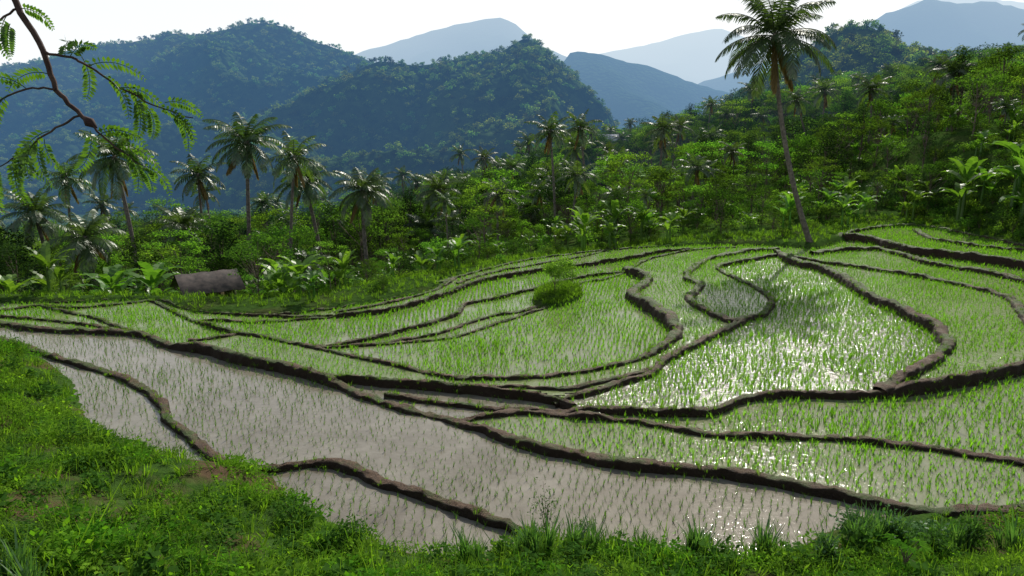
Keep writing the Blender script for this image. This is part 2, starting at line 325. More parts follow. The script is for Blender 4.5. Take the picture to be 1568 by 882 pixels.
INS=inpoly(CX,CY).reshape(NX,NY); DE=dist_segs(CX,CY,PA,PC).reshape(NX,NY)
free=INS&(D>.17); nlab=0; sizes=[0]
fl=free.tolist(); lb=[[0]*NY for _ in range(NX)]
for a in range(NX):
    for b in range(NY):
        if fl[a][b] and not lb[a][b]:
            nlab+=1; st=[(a,b)]; lb[a][b]=nlab; n=0
            while st:
                p,q=st.pop(); n+=1
                for u,v in((p+1,q),(p-1,q),(p,q+1),(p,q-1)):
                    if 0<=u<NX and 0<=v<NY and fl[u][v] and not lb[u][v]: lb[u][v]=nlab; st.append((u,v))
            sizes.append(n)
lab=np.array(lb); sizes=np.array(sizes)
lab[sizes[lab]<25]=0
def dil(l):
    o=l.copy()
    for s in((1,0),(-1,0),(0,1),(0,-1)):
        r=np.roll(l,s,(0,1)); o=np.where((o==0)&(r>0),r,o)
    return o
ext=lab.copy()
for _ in range(6): ext=dil(ext)
BB=B(CX,CY); LV=np.zeros(nlab+1); CEN=np.zeros((nlab+1,2)); VIS=np.abs(CX)<CY*.72
for l in range(1,nlab+1):
    m=lab==l
    if m.any():
        mv=m&VIS; mv=mv if mv.sum()>30 else m
        LV[l]=BB[mv].mean(); CEN[l]=CX[mv].mean(),CY[mv].mean()
OFF=rng.uniform(-.05,.03,nlab+1)-.04
def level(x,y,l): b=B(x,y); return b+.5*np.clip(LV[l]-b,-.45,.45)+OFF[l]
keep=(ext>0)&(INS|(DE<.4))
ia,ib=np.nonzero(keep); le=ext[ia,ib]
qx=x0+ia*h; qy=y0+ib*h
V=np.stack([np.stack([xx,yy,level(xx,yy,le)],-1) for xx,yy in((qx,qy),(qx+h,qy),(qx+h,qy+h),(qx,qy+h))],1)
wat=mk('paddy_water',V.reshape(-1,3),np.arange(len(ia)*4).reshape(-1,4),mats=[M_water])
lt=rng.uniform(.45,1,nlab+1); la=(rng.random(nlab+1)<.35)*rng.uniform(.4,1,nlab+1); wv=np.full(nlab+1,.5)
for l in range(1,nlab+1):
    c=CEN[l]
    if c[1]<27 and c[0]<6: lt[l]*=.12; la[l]=0; wv[l]=.4
    if c[0]<-12 and c[1]>32: la[l]=.8; lt[l]=.8
def labat(x,y): return lab[int((x-x0)/h),int((y-y0)/h)]
for q in((10.5,30),(20,30),(12,38)): wv[labat(*q)]=1.2
for q in((15.5,36),(15.2,40)): wv[labat(*q)]=1.75; lt[labat(*q)]=.3
for q in((7,21.2),(16,21)): wv[labat(*q)]=.75
for nm,arr in(('tint',lt),('algae',la),('wave',wv)):
    at=wat.data.attributes.new(nm,'FLOAT','FACE'); at.data.foreach_set('value',arr[le].astype(np.float32))
def look(x,y):
    a=np.clip(((x-x0)/h).astype(int),0,NX-1); b=np.clip(((y-y0)/h).astype(int),0,NY-1)
    l=ext[a,b]; return np.where(l>0,level(x,y,l),B(x,y)+.02)
VV=[];QQ=[];n0=0; tuft=[]
for k,c in CUR.items():
    if len(c)<4: continue
    t=np.gradient(c,axis=0); t/=np.linalg.norm(t,axis=1,keepdims=True)+1e-9; nr=np.stack([-t[:,1],t[:,0]],1)
    j=fbm(c[:,0],c[:,1],1.3,4,11)[:,None]*.14; c=c+nr*j
    zl=look(*(c+nr*.4).T); zr=look(*(c-nr*.4).T)
    ker=np.ones(9)/9; pad=lambda a:np.convolve(np.pad(a,4,mode='edge'),ker,'valid')
    zl,zr=pad(zl),pad(zr)
    big={'b2':.95,'b1':.92,'R2':1.35,'R3':1.2,'R1':.85,'b3':.8,'R4':1.35,'R5':1.2,'R6':1.2,'R7':1.2,'b8':.72}.get(k,.6)
    if k=='big_bot': big=np.interp(c[:,1]+(c[:,0]>5)*20,[45,52],[.65,1.6])
    if k=='M2': big=1.15
    w=(.17+.08*fbm(c[:,0],c[:,1],.8,3,4))*big
    top=np.maximum(zl,zr)+(.155+.10*fbm(c[:,0],c[:,1],.6,4,9))*big
    lat=np.array([-1.3,-1.1,-.95,-.65,0,.65,.95,1.1,1.3]); m=len(lat)
    lo_l=zl-.2; lo_r=zr-.2; rows=[]
    fr=np.array([0,.5,.9,1,1.02,1,.9,.5,0])
    for q in range(m):
        lo=lo_r if q<4 else lo_l
        zz=lo+(top-lo)*fr[q]+fbm(c[:,0]*5+q*7,c[:,1]*5,1.,3,20+q)*.065
        off=lat[q]*w+fbm(c[:,0]*4+q*3,c[:,1]*4,1.,3,40+q)*.07
        rows.append(np.column_stack([c+nr*off[:,None],zz]))
    A=np.stack(rows,1); n=len(c); VV.append(A.reshape(-1,3))
    i=n0+np.arange(n-1)[:,None]*m+np.arange(m-1)[None]; QQ.append(np.stack([i,i+m,i+m+1,i+1],-1).reshape(-1,4)); n0+=n*m
    dens=8 if k in('b1','b2','b3','R2','R3') else 13
    nt_=int(len(c)*.11*dens); ii=rng.integers(0,n,nt_); ii=ii[rng.random(len(ii))<.35+.65*(fbm(c[ii,0],c[ii,1],2.,3,71)>-.05)]; qq=rng.choice([1,1,2,3,4,5,6,7,7],len(ii))
    tuft.append(A[ii,qq]-[0,0,.02])
mk('paddy_bunds',np.vstack(VV),np.vstack(QQ),mats=[M_bund],smooth=True)

# ------------------------------------------------------------------ scatter
def scatter(name,P,sc,coll,idx=None,tilt=.0,rz=None):
    P=np.asarray(P,float).reshape(-1,3); n=len(P)
    ob=mk(name,P)
    me=ob.data; rot=np.zeros((n,3)); rot[:,2]=rng.uniform(0,6.283,n) if rz is None else rz
    rot[:,:2]=rng.normal(0,1,(n,2))*tilt
    for nm,ty,v,key in(('rot','FLOAT_VECTOR',rot,'vector'),('scl','FLOAT',np.broadcast_to(sc,(n,)),'value'),('vid','INT',rng.integers(0,len(coll.objects),n) if idx is None else idx,'value')):
        a=me.attributes.new(nm,ty,'POINT'); a.data.foreach_set(key,np.ascontiguousarray(v,dtype=np.int32 if ty=='INT' else np.float32).ravel())
    ng=bpy.data.node_groups.new(name,'GeometryNodeTree')
    ng.interface.new_socket('Geometry',in_out='INPUT',socket_type='NodeSocketGeometry'); ng.interface.new_socket('Geometry',in_out='OUTPUT',socket_type='NodeSocketGeometry')
    gi=ng.nodes.new('NodeGroupInput'); go=ng.nodes.new('NodeGroupOutput'); ip=ng.nodes.new('GeometryNodeInstanceOnPoints')
    ci=ng.nodes.new('GeometryNodeCollectionInfo'); ci.inputs['Collection'].default_value=coll; ci.inputs['Separate Children'].default_value=True; ci.inputs['Reset Children'].default_value=True
    def na(nm,t):
        q=ng.nodes.new('GeometryNodeInputNamedAttribute'); q.data_type=t; q.inputs['Name'].default_value=nm; return [o for o in q.outputs if o.enabled][0]
    e=ng.nodes.new('FunctionNodeEulerToRotation'); L=ng.links.new
    L(gi.outputs[0],ip.inputs['Points']); L(ci.outputs[0],ip.inputs['Instance']); ip.inputs['Pick Instance'].default_value=True
    L(na('vid','INT'),ip.inputs['Instance Index']); L(na('rot','FLOAT_VECTOR'),e.inputs[0]); L(e.outputs[0],ip.inputs['Rotation']); L(na('scl','FLOAT'),ip.inputs['Scale'])
    L(ip.outputs[0],go.inputs[0])
    md=ob.modifiers.new('instances','NODES'); md.node_group=ng
    return ob
def newcoll(n): return bpy.data.collections.new(n)
def bake(name,P,sc,accs,mats,tilt=0.):
    P=np.asarray(P,float); n=len(P); sc=np.broadcast_to(sc,(n,)); idx=rng.integers(0,len(accs),n); rz=rng.uniform(0,6.283,n); tx=rng.normal(0,1,n)*tilt; ty=rng.normal(0,1,n)*tilt
    VV=[];QQ=[];MM=[];o=0
    for k,a in enumerate(accs):
        v=np.concatenate(a.V); q=np.concatenate(a.Q); m=np.concatenate(a.M); s=idx==k; c=int(s.sum())
        if not c: continue
        cz,sz=np.cos(rz[s])[:,None],np.sin(rz[s])[:,None]; x=v[None,:,0]; y=v[None,:,1]; z=v[None,:,2]
        X=x*cz-y*sz+z*tx[s][:,None]; Y=x*sz+y*cz+z*ty[s][:,None]; Z=z-x*tx[s][:,None]*.5+0*X
        W=np.stack([X,Y,Z],-1)*sc[s][:,None,None]+P[s][:,None,:]
        VV.append(W.reshape(-1,3)); QQ.append((q[None]+(np.arange(c)*len(v))[:,None,None]).reshape(-1,4)+o); MM.append(np.tile(m,c)); o+=c*len(v)
    return mk(name,np.vstack(VV),np.vstack(QQ),None,mats,np.concatenate(MM))

def blades(acc,n,hgt,wid,spread,lean,mat,r):
    az=r.uniform(0,6.283,n); d=np.stack([np.cos(az),np.sin(az),np.zeros(n)],1)
    hh=hgt*r.uniform(.6,1.1,n); ln=lean*r.uniform(.2,1.2,n)
    b=d*r.uniform(0,spread,n)[:,None]; sd=np.stack([-np.sin(az),np.cos(az),np.zeros(n)],1)*wid/2
    up=np.array([0,0,1.])
    m=b+d*(ln*.35*hh)[:,None]+up*(hh*.6)[:,None]; tp=b+d*(ln*hh)[:,None]+up*(hh*(1-.25*ln))[:,None]
    acc.quads(np.stack([b-sd,b+sd,m+sd*.9,m-sd*.9],1),mat); acc.quads(np.stack([m-sd*.9,m+sd*.9,tp+sd*.12,tp-sd*.12],1),mat)
def mkblades(seeds,n,*a):
    o=[]
    for s in seeds:
        q=Acc(); blades(q,n,*a,0,np.random.default_rng(s)); o.append(q)
    return o
Arice=mkblades(range(50,56),6,.24,.013,.025,.6)
Arice2=mkblades(range(60,66),6,.25,.019,.035,.65)
Agrass=mkblades(range(70,75),12,.2,.014,.08,.8)
pts=[];scl=[];nearf=[]
for l in range(1,nlab+1):
    if not (lab==l).any(): continue
    ii,jj=np.nonzero(lab==l); r=max(np.ptp(cx[ii]),np.ptp(cy[jj]))/2+1
    c=np.array([(cx[ii].min()+cx[ii].max())/2,(cy[jj].min()+cy[jj].max())/2]); r*=1.45
    near=CEN[l][1]<27 and CEN[l][0]<5
    sp=.225 if near else .19; th=rng.uniform(-.5,.5)
    u=np.arange(-r,r,sp); U,W=np.meshgrid(u,u); U=U.ravel()+.36*fbm(U.ravel(),W.ravel(),5,2,90)+rng.normal(0,.03,U.size); W=W.ravel()+rng.normal(0,.045,W.size)
    px=c[0]+U*math.cos(th)-W*math.sin(th); py=c[1]+U*math.sin(th)+W*math.cos(th)
    a=((px-x0)/h).astype(int); b=((py-y0)/h).astype(int); ok=(a>=0)&(a<NX)&(b>=0)&(b<NY); a,b,px,py=a[ok],b[ok],px[ok],py[ok]
    ok=(lab[a,b]==l)&(D[a,b]>.26)&(np.abs(px)<py*.74+1.5); a,b,px,py=a[ok],b[ok],px[ok],py[ok]
    ok=rng.random(len(px))<.94-.4*(fbm(px,py,2.2,3,66)>.26); px,py=px[ok],py[ok]
    hs=(.74 if near else rng.uniform(.72,.98))
    pts.append(np.column_stack([px,py,level(px,py,l)-.01])); scl.append(hs*rng.uniform(.6,1.25,len(px))*(1+.3*fbm(px,py,4,3,31))); nearf.append(np.full(len(px),near))
P_=np.vstack(pts); s_=np.concatenate(scl); nf_=np.concatenate(nearf)
bake('rice_seedlings',P_[nf_],s_[nf_],Arice,[M_ricen],.12); bake('rice_seedlings',P_[~nf_],s_[~nf_],Arice2,[M_rice],.12)
tf=np.vstack(tuft); bake('bund_grass',tf,rng.uniform(.35,1.1,len(tf)),Agrass,[M_grass],.15)

# ------------------------------------------------------------------ plants
def tree(name,seed,H_,cr,ncl,nlf,leaf,mat,style='round',coll=None,trunk=.16):
    r=np.random.default_rng(seed); a=Acc()
    tp=np.array([r.normal(0,.3),r.normal(0,.3),H_*.72]); tr=bez((0,0,-.4),(r.normal(0,.4),r.normal(0,.4),H_*.35),tp,8)
    a.tube(tr,np.linspace(trunk,trunk*.35,8),0,7)
    cs=[]
    for k in range(ncl):
        if style=='round': d=unit(1,r)[0]*r.uniform(.3,1)**.5; c=np.array([d[0]*cr*.85,d[1]*cr*.85,H_*.62+d[2]*H_*.30])
        elif style=='umbrella': an=r.uniform(0,6.28); q=r.uniform(.1,1)**.6; c=np.array([math.cos(an)*cr*q,math.sin(an)*cr*q,H_*(.93-.22*q*q-.35*(r.random()<.4)*r.random())])
        else: z=r.uniform(.25,1); an=r.uniform(0,6.28); q=(1.05-z)*cr*1.25*r.uniform(.4,1); c=np.array([math.cos(an)*q,math.sin(an)*q,z*H_])
        cs.append(c)
        b=tr[min(7,max(2,int((c[2]/H_-.15)*8)))]; a.tube(bez(b,(b+c)/2+[0,0,-.1*H_*.3],c,5),np.linspace(trunk*.3,trunk*.07,5),0,4)
    for c in cs:
        n=int(nlf*r.uniform(.6,1.4)); R_=cr*(.42 if style!='umbrella' else .36)*r.uniform(.7,1.2)
        p=unit(n,r)*(r.random(n)**.4)[:,None]*R_*np.array([1,1,.62 if style!='umbrella' else .3])+c
        p+=r.normal(0,.12,p.shape)*leaf*2
        d=unit(n,r)*[1,1,.5]+[0,0,-.15]; nr=unit(n,r)*.7+[0,0,.8]
        L=leaf*r.uniform(.6,1.3,n); a.leaves(p,d,nr,L,L*.6,1)
    return a.obj(name,[M_bark,mat],coll=coll)
def palm(name,base,top,R_,nf,nl,seed,ctrl=None,coll=None,tr=.17,dry=2):
    r=np.random.default_rng(seed); a=Acc(); base=np.array(base,float); top=np.array(top,float)-base
    cp_=top*[.2,.2,.5]+[r.normal(0,.3),r.normal(0,.3),0] if ctrl is None else np.array(ctrl,float)
    n=26; P=bez((0,0,-.5),cp_,top,n); rad=np.interp(np.linspace(0,1,n),[0,.06,.2,1],[tr*1.7,tr*1.15,tr,tr*.72]); rad=rad*(1+.06*(np.arange(n)%2))
    a.tube(P,rad,0,9)
    a.tube(np.array([top-[0,0,.5],top,top+[0,0,.5]]),[tr*.8,tr*1.7,tr*.5],0,8)
    for k in range(nf):
        az=k*2.39996+r.uniform(-.25,.25); f=k/(nf-1); el=R(78-118*f+r.normal(0,7)); L=R_*r.uniform(.85,1.08)*(1 if f>.12 else .7)
        isdry=(k>=nf-dry)
        if isdry: el=R(-62+r.normal(0,8)); L*=.8
        m=12; P=[top+[0,0,.25]]; e=el; hd=np.array([math.cos(az),math.sin(az),0]); droop=R(r.uniform(70,105))*(.55+.45*math.cos(max(el,-.3)))
        if isdry: droop=R(20)
        for q in range(m):
            P.append(P[-1]+(hd*math.cos(e)+np.array([0,0,1])*math.sin(e))*L/m); e-=droop/m*(.45+1.1*q/m); e=max(e,-1.45)
        P=np.array(P); a.tube(P,np.linspace(.045,.012,m+1),2 if isdry else 1,4)
        t=np.repeat(np.linspace(.12,.99,nl),2); sgn=np.tile([1,-1],nl); s=t*m; i0=np.minimum(s.astype(int),m-1); fr=(s-i0)[:,None]
        pos=P[i0]*(1-fr)+P[i0+1]*fr; T=P[i0+1]-P[i0]; T/=np.linalg.norm(T,axis=1,keepdims=True)
        sdv=np.array([-math.sin(az),math.cos(az),0]); ll=R_*.235*np.sin(np.pi*np.clip(t*.82+.13,0,1))**.7*r.uniform(.85,1.1,len(t))
        d=sdv*sgn[:,None]*.85+T*.55+np.array([0,0,-1])*(.25+.35*r.random(len(t)))[:,None]
        if isdry: d=d*[.4,.4,1]+[0,0,-.5]
        nrm=np.cross(d,T)*sgn[:,None]+r.normal(0,.15,d.shape)
        d/=np.linalg.norm(d,axis=1,keepdims=True); mid=pos+d*ll[:,None]*.55; d2=d+[0,0,-.55]; d2/=np.linalg.norm(d2,axis=1,keepdims=True)
        tipp=mid+d2*ll[:,None]*.5; sd=np.cross(d,nrm); sd/=np.linalg.norm(sd,axis=1,keepdims=True)+1e-9; W=R_*.013*(26/nl)**.9
        mt=2 if isdry else 1
        a.quads(np.stack([pos-sd*W*.6,pos+sd*W*.6,mid+sd*W,mid-sd*W],1),mt); a.quads(np.stack([mid-sd*W,mid+sd*W,tipp+sd*W*.15,tipp-sd*W*.15],1),mt)
    for k in range(9):
        an=k*.75; c=top+[math.cos(an)*tr*1.9,math.sin(an)*tr*1.9,-.15-.25*(k%3)]
        a.tube(np.array([c+[0,0,-.15],c+[0,0,-.08],c+[0,0,.03],c+[0,0,.13]]),[.03,.12,.13,.03],3,7)
    ob=a.obj(name,[M_palmbark,M_palm,M_palmdry,M_nut],coll=coll); ob.location=base; return ob
def banana(name,seed,coll=None,loc=None,s=1):
    r=np.random.default_rng(seed); a=Acc(); Hs=1.8*s
    for st in range(2):
        o=np.array([r.normal(0,.35),r.normal(0,.35),0])*(st>0); hs=Hs*(1 if st==0 else .6)
        a.tube(np.array([o+[0,0,-.2],o+[0,0,hs*.5],o+[0,0,hs]]),[.13*s,.10*s,.05*s],0,7)
        nf=8 if st==0 else 5
        for k in range(nf):
            az=k*2.4+r.uniform(-.3,.3); e=R(r.uniform(35,80)); L=r.uniform(1.5,2.2)*s*(1 if st==0 else .7); m=9; W=.28*s
            P=[o+[0,0,hs-.05]]; hd=np.array([math.cos(az),math.sin(az),0]); dr=R(r.uniform(60,110))
            for q in range(m): P.append(P[-1]+(hd*math.cos(e)+np.array([0,0,1])*math.sin(e))*L/m); e-=dr/m*(.3+1.3*q/m)
            P=np.array(P); sd=np.array([-math.sin(az),math.cos(az),0]); w=W*np.sin(np.pi*np.clip(np.linspace(.02,1,m+1),0,1))**.55; w[0]=w[1]=.02; w[-1]=.02
            for sg in(1,-1):
                E=P+sd*sg*w[:,None]+np.array([0,0,1])*(w*.35)[:,None]
                for q in range(m):
                    g_=.12*(r.random()<.4)
                    a.quads([[P[q],P[q+1],E[q+1]*(1-g_)+P[q+1]*g_+[0,0,r.normal(0,.03)],E[q]+[0,0,r.normal(0,.03)]]],1)
    ob=a.obj(name,[M_banana,M_banana],coll=coll)
    if loc is not None: ob.location=loc
    return ob
def bush(name,seed,rad,hgt,n,leaf,mat,coll=None):
    r=np.random.default_rng(seed); a=Acc()
    for k in range(9):
        an=r.uniform(0,6.28); e=np.array([math.cos(an)*rad*.6*r.random(),math.sin(an)*rad*.6*r.random(),hgt*r.uniform(.6,1)])
        a.tube(bez((0,0,-.05),e*[.2,.2,.6],e,4),np.linspace(.02,.005,4)*(.5 if coll is None else 1),0,4)
        m=n//9; p=unit(m,r)*(r.random(m)**.4)[:,None]*np.array([rad*.5,rad*.5,hgt*.35])+e*[1,1,.75]
        p[:,2]=np.maximum(p[:,2],.02); d=unit(m,r)*[1,1,.6]; nr=unit(m,r)*.6+[0,0,1]; L=leaf*r.uniform(.6,1.3,m); a.leaves(p,d,nr,L,L*.5,1)
    return a.obj(name,[M_bark,mat],coll=coll)

palm('coconut_palm',(21.5,51.7,1.1),(17.7,51.7,15.0),4.7,30,34,1,ctrl=(-3.0,0,6.5),tr=.18)
HP=[((-27.4,75),7.6,4.8,2),((-37.3,72),6.2,4.6,3),((-19.9,76),3.8,3.8,4),((-14.3,72),3.0,3.9,5),((-8.8,88),1.7,3.6,6),((-32.1,74),-.6,3.5,7),((-34.5,60),-.1,3.8,8),((2.9,90),-.6,2.9,9),((-9.3,84),-2.4,3.5,10),((-45,70),1.0,3.8,11)]
PB=[]
for (x,y),zt,rr,sd in HP:
    r=random.Random(sd); palm('coconut_palm',(x,y,float(G(x,y))),(x+r.uniform(-1.6,.8)-.3,y+r.uniform(-1,1),zt),rr,26,24,sd+10,tr=.22); PB.append((x,y))
PB=np.array(PB)
Cfor=newcoll('forest_templates')
tree('f0',11,8,2.9,17,95,.27,M_leafA,coll=Cfor); tree('f1',12,9,3.3,18,95,.30,M_leafC,coll=Cfor)
tree('f2',13,7.5,2.5,16,95,.25,M_leafB,coll=Cfor); tree('f3',14,10,3.2,18,85,.24,M_leafB,'umbrella',coll=Cfor,trunk=.12)
tree('f4',15,9,3.0,18,85,.24,M_leafA,'umbrella',coll=Cfor,trunk=.12); tree('f5',16,9,2.6,20,75,.28,M_leafC,'cone',coll=Cfor)
Cpalm=newcoll('palm_templates')
for k in range(5): palm('p%d'%k,(0,0,0),(random.uniform(-1.6,1.6),random.uniform(-1,1),[8,11,7,5.5,13][k]),3.5,19,12,60+k,coll=Cpalm,tr=.16)
Cban=newcoll('banana_templates')
for k in range(3): banana('bn%d'%k,80+k,coll=Cban)
Cbush=newcoll('bush_templates')
bush('bu0',90,1.1,1.3,400,.17,M_leafB,Cbush); bush('bu1',91,1.4,1.7,480,.2,M_leafA,Cbush); bush('bu2',92,1.0,1.0,400,.15,M_leafB,Cbush)
def jgrid(xa,xb,ya,yb,sp):
    X,Y=np.meshgrid(np.arange(xa,xb,sp),np.arange(ya,yb,sp)); X=X.ravel()+rng.uniform(-.45,.45,X.size)*sp; Y=Y.ravel()+rng.uniform(-.45,.45,Y.size)*sp
    return X,Y
def edge_ok(x,y,mn):
    hutbox=(x>-20.8)&(x<-15)&(y>36)&(y<46.5)
    return (~inpoly(x,y))&(dist_segs(x,y,PA,PC)>mn)&(y>np.interp(x,BK[:,0],BK[:,1])+8)&~hutbox
X,Y=jgrid(-200,220,40,240,4.3); s=X/Y
ok=edge_ok(X,Y,2.6)&(np.abs(s)<.88)
clear=((np.abs(X-23)<12)&(np.abs(Y-147)<13))
ok&=~clear; X,Y,s=X[ok],Y[ok],s[ok]; de=dist_segs(X,Y,PA,PC)
left=np.where(s<-.08,1,0)
sc=rng.uniform(.5,1.15,len(X))*np.where(left,np.interp(de,[2.5,10,35],[.40,.68,1.0]),np.interp(de,[3,14,40],[.42,.68,1.0]))
for (px,py) in PB: sc=np.where((np.abs(X/Y-px/py)<.022)&(Y<py)&(Y>py-30),sc*.55,sc)
sc=np.where((s>.06)&(s<.22)&(Y>95)&(Y<136),sc*.45,sc)
pn=fbm(X,Y,30,3,61); u=rng.random(len(X))
w=np.where(s>.15,np.clip(.32+pn*.6,.08,.7),np.clip(.55+pn*.6,.2,.9))
idx=np.where(u<w,rng.choice([1,5,0,1],len(X)),rng.choice([2,3,4,0],len(X)))
scatter('forest_trees',np.column_stack([X,Y,G(X,Y)-.1]),sc,Cfor,idx)
X,Y=jgrid(-150,190,44,215,8.0); s=X/Y; ok=edge_ok(X,Y,5)&(np.abs(s)<.88)&(rng.random(len(X))<np.where(s<-.1,.35,np.where(s<.35,.75,.5)))&~((np.abs(X-23)<13)&(np.abs(Y-143)<18)); X,Y=X[ok],Y[ok]
scatter('forest_palms',np.column_stack([X,Y,G(X,Y)-.1]),rng.uniform(.5,1.1,len(X))*np.interp(dist_segs(X,Y,PA,PC),[5,30],[.45,.92]),Cpalm,tilt=.06)
X,Y=jgrid(-60,60,36,100,3.0); dd=dist_segs(X,Y,PA,PC); ok=edge_ok(X,Y,1.4)&(rng.random(len(X))<np.interp(dd,[1.4,8,40],[.65,.4,.12])); X,Y=X[ok],Y[ok]
scatter('banana_grove',np.column_stack([X,Y,G(X,Y)-.05]),rng.uniform(.4,.9,len(X))*np.where(X<-10,1.3,1),Cban)
X,Y=jgrid(-90,95,36,105,1.9); ok=edge_ok(X,Y,.9)&(np.abs(X/Y)<.88)&(rng.random(len(X))<.8); X,Y=X[ok],Y[ok]
scatter('undergrowth',np.column_stack([X,Y,G(X,Y)-.1]),rng.uniform(.4,1.1,len(X))*np.interp(dist_segs(X,Y,PA,PC),[0,6],[.5,1]),Cbush)
X,Y=jgrid(33.5,50,40,66,1.1); ok=edge_ok(X,Y,.4); X,Y=X[ok],Y[ok]
scatter('bank_shrubs',np.column_stack([X,Y,G(X,Y)-.1]),rng.uniform(.4,.9,len(X)),Cbush)
X,Y=jgrid(-45,36,36,62,.5); dd=dist_segs(X,Y,PA,PC); ok=(~inpoly(X,Y))&(dd<5)&(Y>np.interp(X,BK[:,0],BK[:,1])+4); X,Y=X[ok],Y[ok]
bake('edge_grass',np.column_stack([X,Y,G(X,Y)-.03]),rng.uniform(.9,2.6,len(X)),Agrass,[M_grass],.2)
for k,(x,y,s_) in enumerate([(35,50,1.5),(36.5,53,1.7),(35.5,46.5,1.4),(34.5,56,1.5),(38,50,1.6),(-14.6,43.5,1.1),(-13.2,41.5,1.2),(-12,40.5,1.0),(-21.6,43,1.3),(-23.5,42,1.1),(5.5,55,1.0),(8,56.5,1.1)]):
    banana('banana_plant',200+k,loc=(x,y,float(G(x,y))),s=s_)
a=tree('shrub',301,2.3,1.0,18,200,.09,M_island,'round',trunk=.03); a.location=(2.6,38.4,float(B(2.6,38.4))+.1)
t=np.linspace(0,2*np.pi,28,endpoint=False); V=[];Q=[]
for q,(rr,zz) in enumerate([(1.15,-.3),(1.0,.12),(.75,.26),(.35,.33),(.02,.35)]):
    for tt in t: V.append((2.5+math.cos(tt)*1.25*rr+math.sin(tt)*.5*rr,38.7+math.sin(tt)*2.6*rr,float(B(2.5,38.5))+zz))
for q in range(4):
    for k in range(28): Q.append((q*28+k,q*28+(k+1)%28,(q+1)*28+(k+1)%28,(q+1)*28+k))
mk('grassy_mound',V,Q,mats=[M_ground],smooth=True)
tt=rng.uniform(0,6.283,420); rr=rng.random(420)**.5; gp=np.column_stack([2.5+np.cos(tt)*1.25*rr+np.sin(tt)*.5*rr,38.7+np.sin(tt)*2.6*rr,float(B(2.5,38.5))+.1+.22*(1-rr)])
bake('mound_grass',gp,rng.uniform(1,1.9,420),Agrass,[M_grass],.2)

# bank vegetation
def cover(seed,rad,hgt,n,leaf,mi):
    r=np.random.default_rng(seed); a=Acc(); q=r.uniform(0,6.28,n); rr=rad*r.random(n)**.5
    p=np.column_stack([np.cos(q)*rr,np.sin(q)*rr,hgt*r.random(n)**.6*(1-.5*rr/rad)]); d=unit(n,r)*[1,1,.4]; nr=unit(n,r)*.5+[0,0,1]; L=leaf*r.uniform(.6,1.3,n)
    a.leaves(p,d,nr,L,L*.6,mi,.5); blades(a,6,hgt*1.4,.012,rad*.7,.6,1,r)
    return a
Acov=[cover(1,.34,.26,90,.08,0),cover(2,.3,.36,80,.07,0),cover(3,.36,.2,80,.10,0),cover(4,.3,.3,60,.07,1),cover(5,.25,.5,70,.09,0)]
X,Y=jgrid(-34,16,3,36,.29); ins=inpoly(X,Y); de=dist_segs(X,Y,PA,PC); yf=np.interp(X,BK[:,0],BK[:,1])
fro=(~ins)&(Y<yf)&(np.abs(X)<Y*.8+1)&(Y>5)
ok=fro&(de>.12)&(de<12)&(fbm(X,Y,1.6,3,77)>-.10); ok|=fro&(de<.5)&(rng.random(len(X))<.5)
X,Y=X[ok],Y[ok]
bake('groundcover_plants',np.column_stack([X,Y,G(X,Y)-.03]),rng.uniform(.5,1.2,len(X))*(1+.8*fbm(X,Y,1.1,3,15))*np.where((X>7),.7,1),Acov,[M_cover,M_grass],.25)
Aw=[cover(11,.3,.7,110,.13,0),cover(12,.38,.5,120,.12,0),cover(13,.22,.85,80,.10,0),cover(14,.3,.6,70,.18,0)]
X,Y=jgrid(-34,13,5,34,.75); ins=inpoly(X,Y); de=dist_segs(X,Y,PA,PC); yf=np.interp(X,BK[:,0],BK[:,1]); ok=(~ins)&(Y<yf)&(de>.5)&(de<11)&(np.abs(X)<Y*.78+1)&(fbm(X,Y,3.0,3,99)>-.04)&(X<7.5); X,Y=X[ok],Y[ok]
bake('weeds',np.column_stack([X,Y,G(X,Y)-.05]),rng.uniform(.45,1.15,len(X)),Aw,[M_weed,M_grass],.15)
X,Y=jgrid(-34,16,3,36,.33); ins=inpoly(X,Y); de=dist_segs(X,Y,PA,PC); yf=np.interp(X,BK[:,0],BK[:,1]); ok=(~ins)&(Y<yf)&(de>.1)&(de<12)&(np.abs(X)<Y*.8+1)&(Y>5)&(rng.random(len(X))<.3+.7*(fbm(X,Y,2.5,3,33)>.0)); X,Y=X[ok],Y[ok]
bake('bank_grass',np.column_stack([X,Y,G(X,Y)-.03]),rng.uniform(.7,2.3,len(X)),Agrass,[M_grass],.25)
Airis=mkblades(range(170,173),26,.75,.035,.12,.35)
ip=[(1.3,13.5),(1.6,13.3),(2.6,13.4),(3.7,13.2),(3.9,13.4),(5.1,13.3),(.3,13.5),(.6,13.3),(-.8,13.4),(6.2,13.2),(7.3,13.9),(7.8,14.1),(8.3,14.2),(9.2,14.4),(7.0,13.6),(9.8,14.3),(8.8,13.8),(10.6,14.1),(-5.6,7.9),(-5.2,7.7),(-4.5,7.6),(-6.2,8.4),(11.3,14.0),(-6.8,9.2),(-7.3,9.6)]
ip=np.array([(x+q,y+w) for x,y in ip for q,w in rng.normal(0,.09,(3,2))])
bake('long_leaf_tufts',np.column_stack([ip,G(ip[:,0],ip[:,1])-.02]),rng.uniform(.7,1.2,len(ip)),Airis,[M_iris],.1)
